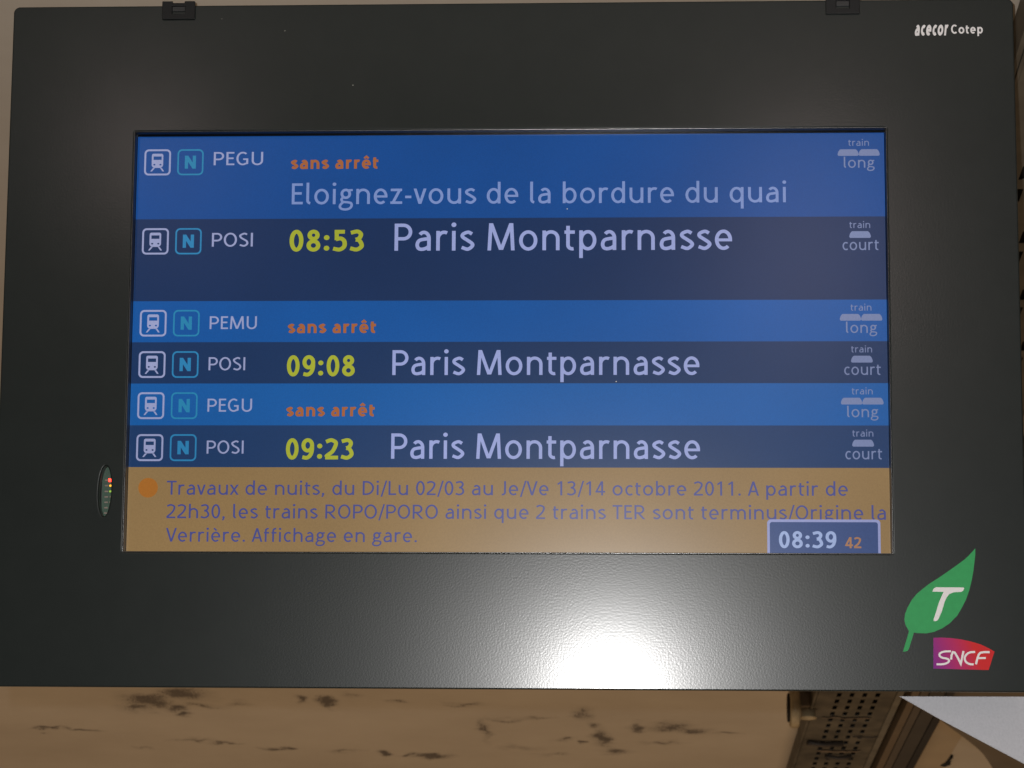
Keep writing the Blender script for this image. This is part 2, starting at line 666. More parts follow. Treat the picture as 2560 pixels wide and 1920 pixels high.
def screen_mat(name, rgb, gain=1.0, mottle=0.06):
    """lit LCD pixels behind a matt anti-glare film"""
    m, nt, b = new_mat(name)
    col = s2l(*rgb)
    b.inputs['Base Color'].default_value = (0.006, 0.006, 0.007, 1)
    b.inputs['Roughness'].default_value = 0.23
    b.inputs['Specular IOR Level'].default_value = 0.23
    tc = nt.nodes.new('ShaderNodeTexCoord')
    # pixel rows and backlight mottling of the panel itself
    n = nt.nodes.new('ShaderNodeTexNoise')
    n.inputs['Scale'].default_value = 700
    n.inputs['Detail'].default_value = 2
    nt.links.new(tc.outputs['Object'], n.inputs['Vector'])
    r = nt.nodes.new('ShaderNodeMapRange')
    r.inputs['From Min'].default_value = 0.3
    r.inputs['From Max'].default_value = 0.7
    r.inputs['To Min'].default_value = (1 - mottle) * gain
    r.inputs['To Max'].default_value = (1 + mottle) * gain
    nt.links.new(n.outputs['Fac'], r.inputs['Value'])
    # slow unevenness of the ageing backlight
    n3 = nt.nodes.new('ShaderNodeTexNoise')
    n3.inputs['Scale'].default_value = 7
    n3.inputs['Detail'].default_value = 3
    nt.links.new(tc.outputs['Object'], n3.inputs['Vector'])
    r3 = nt.nodes.new('ShaderNodeMapRange')
    r3.inputs['From Min'].default_value = 0.3
    r3.inputs['From Max'].default_value = 0.7
    r3.inputs['To Min'].default_value = 0.93
    r3.inputs['To Max'].default_value = 1.07
    nt.links.new(n3.outputs['Fac'], r3.inputs['Value'])
    mu = nt.nodes.new('ShaderNodeMath')
    mu.operation = 'MULTIPLY'
    nt.links.new(r.outputs['Result'], mu.inputs[0])
    nt.links.new(r3.outputs['Result'], mu.inputs[1])
    b.inputs['Emission Color'].default_value = (*col, 1)
    nt.links.new(mu.outputs[0], b.inputs['Emission Strength'])
    return m


M = dict(
    coat=powder_coat(),
    black=simple('black_plastic', (0.006, 0.006, 0.006), 0.45, spec=0.3),
    gasket=simple('black_rubber', (0.003, 0.003, 0.003), 0.35, spec=0.5),
    housing=simple('housing_steel', (0.02, 0.02, 0.02), 0.6),
    white=simple('white_vinyl', (0.80, 0.76, 0.75), 0.5, spec=0.2),
    greenv=simple('green_vinyl', (0.036, 0.33, 0.10), 0.5, spec=0.15, noise=0.04, nscale=200),
    ochre=screen_mat('lcd_ochre', (136, 109, 70)),
    lilac=screen_mat('lcd_lilac', (146, 156, 204)),
    lilac2=screen_mat('lcd_pale_blue', (118, 138, 190)),
    code=screen_mat('lcd_grey_lilac', (146, 152, 190)),
    trainc=screen_mat('lcd_grey_blue', (112, 124, 162)),
    teal=screen_mat('lcd_teal', (38, 122, 170)),
    teal2=screen_mat('lcd_dim_teal', (34, 124, 165)),
    orange=screen_mat('lcd_orange', (158, 92, 50)),
    yellow=screen_mat('lcd_yellow_green', (160, 166, 44)),
    notice=screen_mat('lcd_violet', (66, 70, 128)),
    dot=screen_mat('lcd_amber_dot', (158, 98, 34)),
    clock=screen_mat('lcd_clock_text', (148, 165, 205)),
    rim=screen_mat('lcd_clock_rim', (140, 146, 190)),
    clockbg=screen_mat('lcd_clock_blue', (48, 70, 118)),
    seconds=screen_mat('lcd_seconds', (158, 112, 78)),
)
M['lcd'] = simple('lcd_black_edge', (0.004, 0.004, 0.004), 0.23, spec=0.18)
M['navy'] = screen_mat('lcd_navy', (14, 42, 82))
M['navy_b'] = screen_mat('lcd_navy_mid', (16, 46, 86))
M['navy_c'] = screen_mat('lcd_navy_low', (20, 52, 94))  # lower navy rows brighter: viewing angle and reflection put into the colour
M['blue'] = screen_mat('lcd_azure', (6, 67, 134))
M['blue_b'] = screen_mat('lcd_azure_mid', (7, 78, 148))
M['blue_c'] = screen_mat('lcd_azure_low', (12, 84, 152))  # azure rows likewise: brightening by reflection lower down put into the colour

# ============================================================ THE DISPLAY
disp = empty('information_display')
tag(disp, 'large dark grey framed train departure display with a lit blue timetable screen', 'display')

PX, PZ0, PZ1 = 0.4687, -0.3197, 0.3184
OX, OZ = 0.350, 0.1968
# front plate with the screen opening and the small elliptical window
led_hole = ellipse(-0.3679, -0.1411, 0.0058, 0.0234, 40, rot=-0.02)
fp = plate('front_plate', [rrect(-PX, PX, PZ0, PZ1, 0.006, 8),
                           rrect(-OX, OX, -OZ, OZ, 0.0012, 3), led_hole],
           0.0, 0.010, M['coat'], disp, bevel=0.0014, bres=4)
# returned edges of the tray-shaped front and the case behind it
bm = bmesh.new()
add_box(bm, -PX + .012, PX - .012, 0.0102, 0.075, PZ0 + .009, PZ1 - .009, 0.003)
hs = bm_obj('housing', bm, M['housing'], disp)
hs.data.materials[0] = M['housing']


def ring(name, x, z, w, y0, y1, mat, parent):
    bm = bmesh.new()
    add_box(bm, -x, -x + w, y0, y1, -z, z)
    add_box(bm, x - w, x, y0, y1, -z, z)
    add_box(bm, -x + w, x - w, y0, y1, z - w * 1.0, z)
    add_box(bm, -x + w, x - w, y0, y1, -z, -z + w)
    return bm_obj(name, bm, mat, parent)


# the housing box is solid: carve room for the lcd by stopping it behind the screen plane
hs.location.y = 0.0040

ring('screen_gasket', OX - .0001, OZ - .0001, 0.0006, 0.0022, 0.0118, M['gasket'], disp)

# thin metal lip added round the opening to catch flash glints
lip = simple('glint_metal_lip', (0.13, 0.13, 0.13), 0.24, metal=1.0)
bm = bmesh.new()
for (xa, za, xb, zb) in ((-OX, OZ, OX, OZ), (OX, OZ, OX, -OZ), (OX, -OZ, -OX, -OZ), (-OX, -OZ, -OX, OZ)):
    a, b_ = Vector((xa, .0009, za)), Vector((xb, .0009, zb))
    t = (b_ - a).normalized()
    q = [Vector((0, 1, 0)), t.cross(Vector((0, 1, 0)))]
    rr = .00062
    va = [bm.verts.new(a + (q[0] * math.cos(2 * math.pi * k / 14) + q[1] * math.sin(2 * math.pi * k / 14)) * rr) for k in range(14)]
    vb = [bm.verts.new(b_ + (q[0] * math.cos(2 * math.pi * k / 14) + q[1] * math.sin(2 * math.pi * k / 14)) * rr) for k in range(14)]
    for k in range(14):
        bm.faces.new((va[k], va[(k + 1) % 14], vb[(k + 1) % 14], vb[k]))
bmesh.ops.recalc_face_normals(bm, faces=bm.faces)
bm_obj('glint_lip', bm, lip, disp, smooth=True)

# ---- screen
SY = 0.0120
scr = plate('screen', [rrect(-0.3496, 0.3496, -0.1966, 0.1966, 0.0002, 1)], SY, 0.0015, M['lcd'], disp)
LX = 0.3490
bands = [(194.6, 115.4, 'blue', 'bright blue row, non-stop train warning'), (115.4, 37.5, 'navy', 'dark blue row of the 08:53 train'),
         (37.5, -1.2, 'blue_b', 'bright blue row of the PEMU train'), (-1.2, -40.0, 'navy_b', 'dark blue row of the 09:08 train'),
         (-40.0, -79.0, 'blue_c', 'bright blue row of the second PEGU train'), (-79.0, -117.9, 'navy_c', 'dark blue row of the 09:23 train')]
for z1, z0, c, lb in bands:
    o = plate('timetable_row', [[(-LX, z0 / 1000), (LX, z0 / 1000), (LX, z1 / 1000), (-LX, z1 / 1000)]], SY - .0003, 0, M[c], scr)
    o['label'] = lb
o = plate('notice_band', [[(-LX, -.1965), (LX, -.1965), (LX, -.1179), (-LX, -.1179)]], SY - .0003, 0, M['ochre'], scr)
o['label'] = 'tan notice strip with violet text'

TY = SY - .0005


def lt(s, x0, x1, base, cap, c, **k):
    o = lettering(s, x0, x1, base, cap, TY, M[c], scr, **k)
    return o


# destinations and codes
lt('PEGU', -276.6, -230.0, 166.9, 12.6, 'code', w=0.12)
lt('sans arrêt', -203.6, -121.5, 162.9, 11.9, 'orange', w=0.20)
lt('Eloignez-vous de la bordure du quai', -202.2, 258.3, 129.1, 20.0, 'lilac2', w=0.118)
lt('POSI', -276.5, -238.0, 89.1, 13.0, 'code', w=0.12)
lt('08:53', -203.5, -133.8, 84.3, 20.3, 'yellow', w=0.178)
lt('Paris Montparnasse', -105.2, 208.0, 84.6, 25.7, 'lilac', w=0.123)
lt('PEMU', -276.7, -232.6, 11.1, 12.0, 'code', w=0.12)
lt('sans arrêt', -203.5, -121.5, 7.2, 11.9, 'orange', w=0.20)
lt('POSI', -276.8, -242.6, -27.6, 12.2, 'code', w=0.12)
lt('09:08', -203.7, -140.5, -33.2, 19.4, 'yellow', w=0.178)
lt('Paris Montparnasse', -105.7, 177.3, -32.2, 23.2, 'lilac', w=0.123)
lt('PEGU', -276.9, -235.4, -66.3, 12.1, 'code', w=0.12)
lt('sans arrêt', -203.4, -121.6, -70.6, 11.9, 'orange', w=0.20)
lt('POSI', -276.7, -242.4, -105.3, 12.1, 'code', w=0.12)
lt('09:23', -203.1, -140.4, -110.6, 19.4, 'yellow', w=0.178)
lt('Paris Montparnasse', -105.8, 177.5, -109.9, 23.4, 'lilac', w=0.123)
# notice
lt('Travaux de nuits, du Di/Lu 02/03 au Je/Ve 13/14 octobre 2011. A partir de', -312.8, 311.2, -143.4, 12.9, 'notice', w=0.118)
lt('22h30, les trains ROPO/PORO ainsi que 2 trains TER sont terminus/Origine la', -312.6, 345.2, -165.1, 12.9, 'notice', w=0.118)
lt('Verrière. Affichage en gare.', -312.5, -81.1, -186.6, 12.5, 'notice', w=0.118)
plate('notice_dot', [ellipse(-.3302, -.1370, .0091, .0091, 32)], TY, 0, M['dot'], scr)

# clock box
cx0, cx1, cz1 = .2379, .3401, -.1650
plate('clock_frame', [rrect(cx0, cx1, -.1965, cz1, .0035, 6, (0, 0, 1, 1))], TY - .0002, 0, M['rim'], scr)
plate('clock_face', [rrect(cx0 + .0023, cx1 - .0023, -.1965, cz1 - .0024, .0022, 6, (0, 0, 1, 1))], TY - .0004, 0, M['clockbg'], scr)
lettering('08:39', 248.4, 300.2, -191.0, 15.2, TY - .0006, M['clock'], scr, w=0.17)
lettering('42', 307.8, 322.6, -191.0, 10.0, TY - .0006, M['seconds'], scr, w=0.16)

# row symbols
for k, (zt, dim) in enumerate(((182.4, 1), (106.8, 0), (29.2, 1), (-9.7, 0), (-48.2, 1), (-87.3, 0))):
    s = 0.001
    x0, x1, z0, z1 = -342.3 * s, -317.2 * s, (zt - 25.0) * s, zt * s
    plate('train_symbol', [rrect(x0, x1, z0, z1, .0041), rrect(x0 + .0017, x1 - .0017, z0 + .0017, z1 - .0017, .0026),
                           # carriage front with its windscreen and lamps
                           [(x0 + a * s, z1 - b * s) for a, b in ((7.0, 6.2), (7.2, 5.0), (8.2, 4.2), (16.6, 4.2), (17.7, 5.0), (17.9, 6.2),
                                                              (17.9, 15.2), (17.2, 16.6), (15.8, 17.8), (9.2, 17.8), (7.6, 16.6), (7.0, 15.2))][::-1],
                           [(x0 + a * s, z1 - b * s) for a, b in ((8.7, 6.8), (16.3, 6.8), (16.3, 10.1), (8.7, 10.1))],
                           ellipse(x0 + 9.6 * s, z1 - 14.7 * s, .0010, .0008, 12), ellipse(x0 + 15.3 * s, z1 - 14.7 * s, .0010, .0008, 12),
                           [(x0 + a * s, z1 - b * s) for a, b in ((8.2, 17.95), (10.2, 17.95), (7.4, 21.2), (5.9, 21.2))],
                           [(x0 + a * s, z1 - b * s) for a, b in ((15.0, 17.95), (16.8, 17.95), (19.0, 21.2), (17.4, 21.2))]],
          TY, 0, M['code'], scr)
    x0, x1 = -311.0 * s, -286.2 * s
    tc = M['teal2'] if dim else M['teal']
    plate('line_badge', [rrect(x0, x1, z0, z1, .0045), rrect(x0 + .0015, x1 - .0015, z0 + .0015, z1 - .0015, .0032)], TY, 0, tc, scr)
    c0, c1, b0, b1 = x0 + .0071, x0 + .0176, z1 - .0187, z1 - .0062
    t = .0031
    plate('badge_letter', [[(c0, b0), (c0 + t, b0), (c0 + t, b1 - .0060), (c1 - t, b0), (c1, b0), (c1, b1), (c1 - t, b1),
                            (c1 - t, b0 + .0060), (c0 + t, b1), (c0, b1)]], TY, 0, tc, scr)


def carriage(xc, zb, w, h):
    s = .001
    hw = w / 2
    pts = [(-hw + .8, 0), (hw - .8, 0), (hw, 1.0), (hw - .15, 2.3), (hw - .7, 4.0), (hw - 1.6, 5.4), (hw - 2.7, h), (-hw + 2.7, h),
           (-hw + 1.6, 5.4), (-hw + .7, 4.0), (-hw + .15, 2.3), (-hw, 1.0)]
    plate('carriage_symbol', [[((xc + a) * s, (zb + b) * s) for a, b in pts]], TY, 0, M['trainc'], scr)


for kind, zt, zb, zw in (('long', 182.2, 172.7, 161.4), ('court', 104.5, 95.2, 83.8), ('long', 27.2, 17.9, 6.5),
                         ('court', -11.6, -21.0, -32.4), ('long', -50.4, -59.7, -71.4), ('court', -89.2, -98.4, -110.0)):
    lt('train', 316.0, 335.0, zt, 6.3, 'trainc')
    if kind == 'long':
        carriage(315.7, zb, 19.4, 6.2); carriage(335.1, zb, 19.4, 6.2)
        lt('long', 311.6, 339.9, zw, 10.2, 'trainc')
    else:
        carriage(325.6, zb, 19.8, 6.3)
        lt('court', 309.4, 342.6, zw, 10.4, 'trainc')

# ---- printed marks on the front plate
PY = -0.0003
lettering('acecor', 377.6, 408.8, 283.6, 14.0, PY, M['white'], disp, w=0.225, shear=0.20, track=-0.02)
lettering('Cotep', 411.0, 440.2, 285.2, 8.6, PY, M['white'], disp, w=0.18)


def mm(l): return [(a / 1000, b / 1000) for a, b in l]


leaf = mm([(423.2, -191.7), (419.1, -196.2), (413.8, -201.4), (406.8, -206.5), (398.1, -212.7), (389.4, -218.6), (382.4, -223.0),
           (375.5, -228.2), (370.2, -232.7), (365.9, -237.9), (361.9, -244.8), (359.5, -250.8), (358.9, -256.0), (359.9, -260.7),
           (362.8, -265.9), (360.1, -274.9), (357.2, -284.0), (359.4, -284.0), (361.2, -283.5), (362.4, -281.8), (365.2, -273.2), (367.1, -267.3),
           (371.3, -267.6), (378.2, -267.8), (385.1, -266.4), (392.0, -263.4), (398.9, -258.9), (405.9, -251.9), (410.3, -244.6),
           (413.9, -237.7), (417.1, -229.1), (419.4, -220.4), (421.1, -211.8), (422.3, -203.1), (423.1, -197.1)])
lf = plate('leaf_emblem', [leaf[::-1]], -.0003, .0003, M['greenv'], disp)
lf['label'] = 'green leaf sticker with a white T'
tt = mm([(384.2, -230.5), (385.4, -227.9), (387.5, -226.6), (412.2, -226.7), (412.6, -227.4), (411.7, -229.5), (409.8, -230.7), (403.3, -231.0),
         (399.4, -232.6), (396.8, -235.6), (395.0, -239.5), (392.3, -248.1), (389.6, -254.2), (388.5, -256.1), (386.5, -256.9),
         (384.8, -256.6), (384.9, -255.0), (387.1, -249.0), (389.8, -240.4), (392.5, -234.3), (394.3, -230.7)])
plate('emblem_letter', [tt[::-1]], -.0005, .0002, M['white'], lf)

# railway logo: purple to red print
m, nt, b = new_mat('purple_red_print')
b.inputs['Roughness'].default_value = 0.42
b.inputs['Specular IOR Level'].default_value = 0.12
tc = nt.nodes.new('ShaderNodeTexCoord')
sp = nt.nodes.new('ShaderNodeSeparateXYZ')
nt.links.new(tc.outputs['Object'], sp.inputs[0])
ad = nt.nodes.new('ShaderNodeMath'); ad.operation = 'MULTIPLY_ADD'
nt.links.new(sp.outputs['Z'], ad.inputs[0]); ad.inputs[1].default_value = 0.35
nt.links.new(sp.outputs['X'], ad.inputs[2])
mr = nt.nodes.new('ShaderNodeMapRange')
mr.inputs['From Min'].default_value = .384 - .105; mr.inputs['From Max'].default_value = .438 - .099
nt.links.new(ad.outputs[0], mr.inputs['Value'])
cr = nt.nodes.new('ShaderNodeValToRGB')
e = cr.color_ramp.elements
e[0].position = 0.0; e[0].color = (0.20, 0.016, 0.24, 1)
e[1].position = 0.72; e[1].color = (0.60, 0.018, 0.020, 1)
e2 = cr.color_ramp.elements.new(0.38); e2.color = (0.42, 0.018, 0.13, 1)
nt.links.new(mr.outputs[0], cr.inputs['Fac'])
nt.links.new(cr.outputs['Color'], b.inputs['Base Color'])
M['logo'] = m
lg = plate('railway_logo', [mm([(384.4, -271.6), (391.8, -271.5), (400.4, -271.9), (408.9, -273.0), (417.4, -274.8), (425.9, -277.3),
                              (432.7, -280.4), (438.3, -283.6), (432.8, -300.1), (383.9, -299.1)])[::-1]], -.0003, .0003, M['logo'], disp)
lg['label'] = 'purple and red SNCF railway logo sticker'
V, F = [], []
for i, (pts, w) in enumerate((
        ([(399.7, -283.7), (394.2, -283.7), (390.3, -285.0), (389.0, -287.3), (391.5, -289.4), (396.6, -290.2), (398.3, -291.9), (396.5, -294.0), (392.2, -295.3), (386.7, -295.2)], 1.75),
        ([(399.7, -291.0), (400.1, -287.3), (401.4, -284.4), (403.1, -284.8), (405.2, -288.4), (408.2, -294.6), (410.8, -283.4)], 1.9),
        ([(421.1, -284.1), (415.9, -284.4), (412.6, -287.1), (411.5, -290.1), (412.8, -293.3), (416.2, -295.1), (419.6, -295.1)], 1.8),
        ([(434.0, -284.2), (426.8, -284.3), (424.4, -285.9), (422.9, -290.2), (421.6, -295.0)], 1.9),
        ([(423.3, -289.6), (430.5, -289.4)], 1.7))):
    v, f = ribbon_mesh(smooth_pts(pts, 1 if i != 1 else 0), w)
    k = len(V)
    V += [(a / 1000, -.0005 - i * .00003, b / 1000) for a, b, c in v]
    F += [tuple(q + k for q in r) for r in f]
mesh_obj('logo_lettering', V, F, M['white'], lg)

# ---- latches at the top edge
for cx in (-.3109, .3113):
    out = [(-.0156, -.0085), (-.0150, -.0090), (.0150, -.0090), (.0156, -.0085), (.0156, .0075), (.0152, .0083), (.0058, .0083), (.0056, .0066),
           (-.0056, .0066), (-.0058, .0083), (-.0152, .0083), (-.0156, .0075)]
    z = .3135
    ex = 4e-4
    h = plate('latch', [[(cx + a, z + b) for a, b in out],
                        [(cx + a, z + b) for a, b in ((-.0062, -.0040), (.0062, -.0040), (.0062, .0036), (-.0062, .0036))]],
              -.0032, .0030, M['black'], disp, bevel=ex, bres=1)
    bm = bmesh.new()
    add_box(bm, cx - .0060, cx + .0060, -.0022, -.0003, z - .0012, z + .0034, .0003)
    bm_obj('latch_tongue', bm, simple('latch_tongue_plastic', (0.018, 0.018, 0.018), 0.4) if cx < 0 else bpy.data.materials['latch_tongue_plastic'], h)

# ---- status-light window: green circuit board seen through the slot
pcb_m = simple('green_circuit_board', (0.020, 0.062, 0.036), 0.5, noise=0.25, nscale=900)
pcb = plate('circuit_board', [rrect(-.3728, -.3600, -.168, -.114, .0002, 1)], .0108, .0012, pcb_m, disp)
ring_v, ring_f = [], []
eo = ellipse(-0.3679, -0.1411, 0.0057, 0.0233, 40, rot=-0.02)
for i, (a, b_) in enumerate(eo):
    ring_v += [(a, .0012, b_), (a, .0106, b_)]
    j = (i + 1) % 40
    ring_f.append((2 * i, 2 * j, 2 * j + 1, 2 * i + 1))
mesh_obj('void_sleeve', ring_v, ring_f, M['gasket'], disp)  # black tube added for the dark void behind the sheet
res_m = simple('grey_resistor', (0.20, 0.16, 0.13), 0.5)
off_m = simple('unlit_diode', (0.22, 0.17, 0.12), 0.4)


def em(name, rgb, st):
    m, nt, b = new_mat(name)
    b.inputs['Base Color'].default_value = (*rgb, 1)
    b.inputs['Emission Color'].default_value = (*rgb, 1)
    b.inputs['Emission Strength'].default_value = st
    return m


LED = [(-130.2, em('red_diode', (1.0, 0.035, 0.02), 5.0), 2.1, 'lit red status light'), (-135.3, em('amber_diode', (0.9, 0.42, 0.02), 1.3), 1.2, 'lit amber status light'),
       (-140.6, em('green_diode', (0.24, 0.42, 0.04), 0.7), 1.2, 'dim green status light')] + [(z, off_m, 0.95, None) for z in (-145.7, -150.7, -155.7, -160.6)]
for z, mt, r, lb in LED:
    bm = bmesh.new()
    x = -364.7
    add_box(bm, (x - r) / 1000, (x + r * .9) / 1000, .0092, .0106, (z - r * .72) / 1000, (z + r * .72) / 1000, .0003)
    o = bm_obj('status_light', bm, mt, disp)
    if lb: o['label'] = lb
    bm = bmesh.new()
    add_box(bm, (x - 5.6) / 1000, (x - 2.2) / 1000, .0098, .0106, (z - .75) / 1000, (z + .75) / 1000, .0002)
    bm_obj('resistor', bm, res_m, disp)

# ============================================================ BRACKET PLATE under the display
plate_m = simple('light_grey_paint', (0.455, 0.45, 0.475), 0.5, noise=0.05, nscale=420, bump=0.35, bscale=500, bdist=0.0004)
br = plate('bracket_plate', [[(.3598, -.3232), (.3972, -.3443), (.4765, -.3862), (.66, -.480), (.66, -.3222)][::-1]], .060, .004, plate_m, None, bevel=.0006, bres=1)
tag(br, 'pale grey triangular metal plate under the lower right corner of the display', 'metal plate')

# ============================================================ CEILING with its ducts (pitched frame)
O = Vector((-0.140859, 3.079750, -0.326128))
ROT = (math.radians(-13.1196), 0, 0)     # local X right, local Y away along the ceiling, local Z out of it


def ceiling_mat():
    m, nt, b = new_mat('stained_cream_ceiling')
    N = nt.nodes.new
    L = nt.links.new
    tc = N('ShaderNodeTexCoord')
    sep = N('ShaderNodeSeparateXYZ'); L(tc.outputs['Object'], sep.inputs[0])
    flat = N('ShaderNodeCombineXYZ'); L(sep.outputs['X'], flat.inputs[0]); L(sep.outputs['Y'], flat.inputs[1])
    # base: cream plaster, faintly clouded
    n1 = N('ShaderNodeTexNoise'); n1.inputs['Scale'].default_value = 2.2; n1.inputs['Detail'].default_value = 7; n1.inputs['Roughness'].default_value = .62
    L(flat.outputs[0], n1.inputs['Vector'])
    cr = N('ShaderNodeValToRGB'); L(n1.outputs['Fac'], cr.inputs['Fac'])
    cr.color_ramp.elements[0].position = .32; cr.color_ramp.elements[0].color = (.45, .40, .335, 1)
    cr.color_ramp.elements[1].position = .68; cr.color_ramp.elements[1].color = (.53, .48, .41, 1)
    # warp for ragged stains
    nw = N('ShaderNodeTexNoise'); nw.inputs['Scale'].default_value = 16; nw.inputs['Detail'].default_value = 5
    L(flat.outputs[0], nw.inputs['Vector'])
    sb = N('ShaderNodeVectorMath'); sb.operation = 'SUBTRACT'; L(nw.outputs['Color'], sb.inputs[0]); sb.inputs[1].default_value = (.5, .5, .5)
    sc = N('ShaderNodeVectorMath'); sc.operation = 'MULTIPLY'; L(sb.outputs[0], sc.inputs[0]); sc.inputs[1].default_value = (.07, .16, 0)
    wp = N('ShaderNodeVectorMath'); wp.operation = 'ADD'; L(flat.outputs[0], wp.inputs[0]); L(sc.outputs[0], wp.inputs[1])
    # peeling specks
    n2 = N('ShaderNodeTexNoise'); n2.inputs['Scale'].default_value = 1.0; n2.inputs['Detail'].default_value = 8; n2.inputs['Roughness'].default_value = .75
    mp = N('ShaderNodeMapping'); mp.inputs['Scale'].default_value = (230, 80, 1); L(flat.outputs[0], mp.inputs['Vector']); L(mp.outputs[0], n2.inputs['Vector'])
    acc = None
    spots = [(-1.085, .262, .050, .016, 1.15), (-1.10, .257, .022, .02, 1.1), (-1.010, .285, .048, .015, 1.15), (-0.722, -.090, .080, .075, .86), (-.800, -.030, .075, .08, .84), (-.835, .035, .05, .04, .84),
             (-.752, .030, .03, .05, .9), (-.745, .10, .02, .03, .95), (-.69, .02, .06, .03, .62), (-.601, -.003, .036, .038, .6), (-.460, -.045, .018, .045, .9), (-.405, -.024, .024, .053, 1.0),
             (-.770, .357, .06, .022, .75), (-.700, .39, .05, .016, .8), (-.584, .447, .058, .018, .85), (-.544, .455, .016, .018, 1.2), (-.42, .47, .05, .014, .7),
             (-.331, .501, .022, .034, 1.15), (-.213, .534, .05, .034, .98), (-.27, .52, .04, .016, .8), (-.105, -.009, .045, .024, .75),
             (-.024, .137, .062, .022, .65), (-.073, .239, .014, .13, .75), (.152, .073, .027, .065, .66), (.175, .19, .02, .06, .8), (.197, .315, .028, .10, 1.0),
             (.231, .456, .04, .05, .85), (.150, .380, .012, .02, 1.2), (.110, .33, .03, .02, .7), (.277, .216, .026, .052, 1.0), (.35, .20, .06, .05, .85), (.40, .225, .05, .04, .8),
             (.483, .256, .04, .016, .8), (.339, .361, .056, .02, .65), (-.343, -.092, .03, .025, .6), (-.25, -.03, .03, .02, .7), (.05, .12, .05, .018, .6),
             (.0, .42, .06, .03, .5), (.08, .50, .05, .02, .5), (-.9, .45, .04, .012, .6)]
    for x, y, rx, ry, d in spots:
        s1 = N('ShaderNodeVectorMath'); s1.operation = 'SUBTRACT'; L(wp.outputs[0], s1.inputs[0]); s1.inputs[1].default_value = (x, y, 0)
        s2 = N('ShaderNodeVectorMath'); s2.operation = 'MULTIPLY'; L(s1.outputs[0], s2.inputs[0]); s2.inputs[1].default_value = (1 / rx, 1 / ry, 0)
        s3 = N('ShaderNodeVectorMath'); s3.operation = 'LENGTH'; L(s2.outputs[0], s3.inputs[0])
        s4 = N('ShaderNodeMapRange'); L(s3.outputs['Value'], s4.inputs['Value'])
        s4.inputs['From Min'].default_value = 1.25; s4.inputs['From Max'].default_value = .15
        s4.inputs['To Min'].default_value = 0; s4.inputs['To Max'].default_value = d * .50
        if acc is None: acc = s4.outputs[0]
        else:
            mxn = N('ShaderNodeMath'); mxn.operation = 'MAXIMUM'; L(acc, mxn.inputs[0]); L(s4.outputs[0], mxn.inputs[1]); acc = mxn.outputs[0]
    ad = N('ShaderNodeMath'); ad.operation = 'ADD'; L(acc, ad.inputs[0]); L(n2.outputs['Fac'], ad.inputs[1])
    th = N('ShaderNodeMapRange'); L(ad.outputs[0], th.inputs['Value'])
    th.inputs['From Min'].default_value = .68; th.inputs['From Max'].default_value = .88
    mask_soft = N('ShaderNodeMapRange'); L(acc, mask_soft.inputs['Value']); mask_soft.inputs['From Min'].default_value = .0; mask_soft.inputs['From Max'].default_value = .35; mask_soft.inputs['To Max'].default_value = .30
    g = N('ShaderNodeMath'); g.operation = 'MULTIPLY'; L(th.outputs[0], g.inputs[0])
    gate = N('ShaderNodeMapRange'); L(acc, gate.inputs['Value']); gate.inputs['From Min'].default_value = .0; gate.inputs['From Max'].default_value = .10
    L(gate.outputs[0], g.inputs[1])
    tot = N('ShaderNodeMath'); tot.operation = 'MAXIMUM'; L(g.outputs[0], tot.inputs[0]); L(mask_soft.outputs[0], tot.inputs[1])
    mix = N('ShaderNodeMix'); mix.data_type = 'RGBA'; L(tot.outputs[0], mix.inputs['Factor'])
    L(cr.outputs['Color'], mix.inputs['A']); mix.inputs['B'].default_value = (.13, .112, .098, 1)
    L(mix.outputs['Result'], b.inputs['Base Color'])
    b.inputs['Roughness'].default_value = .8
    bp = N('ShaderNodeBump'); bp.inputs['Strength'].default_value = .25; bp.inputs['Distance'].default_value = .004
    L(n1.outputs['Fac'], bp.inputs['Height']); L(bp.outputs['Normal'], b.inputs['Normal'])
    return m


def boxm(name, x0, x1, y0, y1, z0, z1, mat, parent, bev=0.0):
    bm = bmesh.new()
    add_box(bm, x0, x1, y0, y1, z0, z1, bev)
    return bm_obj(name, bm, mat, parent)


# ceiling slab (structure), in its own frame
ce = boxm('ceiling', -5, 5, -6, 4.5, 0.0, 0.15, ceiling_mat(), None)
ce.location = O
ce.rotation_euler = ROT
tag(ce, 'cream plaster ceiling with dark peeling stains', kind='structure')

# perforated cable tray
tray_m = simple('dusty_galvanised_tray', (0.095, 0.083, 0.062), 0.65, noise=0.45, nscale=16, bump=.3, bscale=60, bdist=.002)
dark_m = simple('dark_void', (0.008, 0.007, 0.006), 0.9)
tray = empty('cable_tray', O, ROT)
tag(tray, 'brown perforated metal cable tray with rows of slots along the ceiling', 'cable tray')
TX0, TX1, TZ = 0.638, 0.809, -0.040
cols = [0.6895, 0.7158, 0.7420, 0.7685]
hw, hl = 0.0046, 0.0165
pitch = 0.0565
V, F = [], []
ys = []
y = -0.2859 - pitch * 51
rows = []
while y < 1.4:
    rows.append(y)
    y += pitch


def quad(a, b, c, d):
    k = len(V)
    V.extend([a, b, c, d])
    F.append((k, k + 1, k + 2, k + 3))


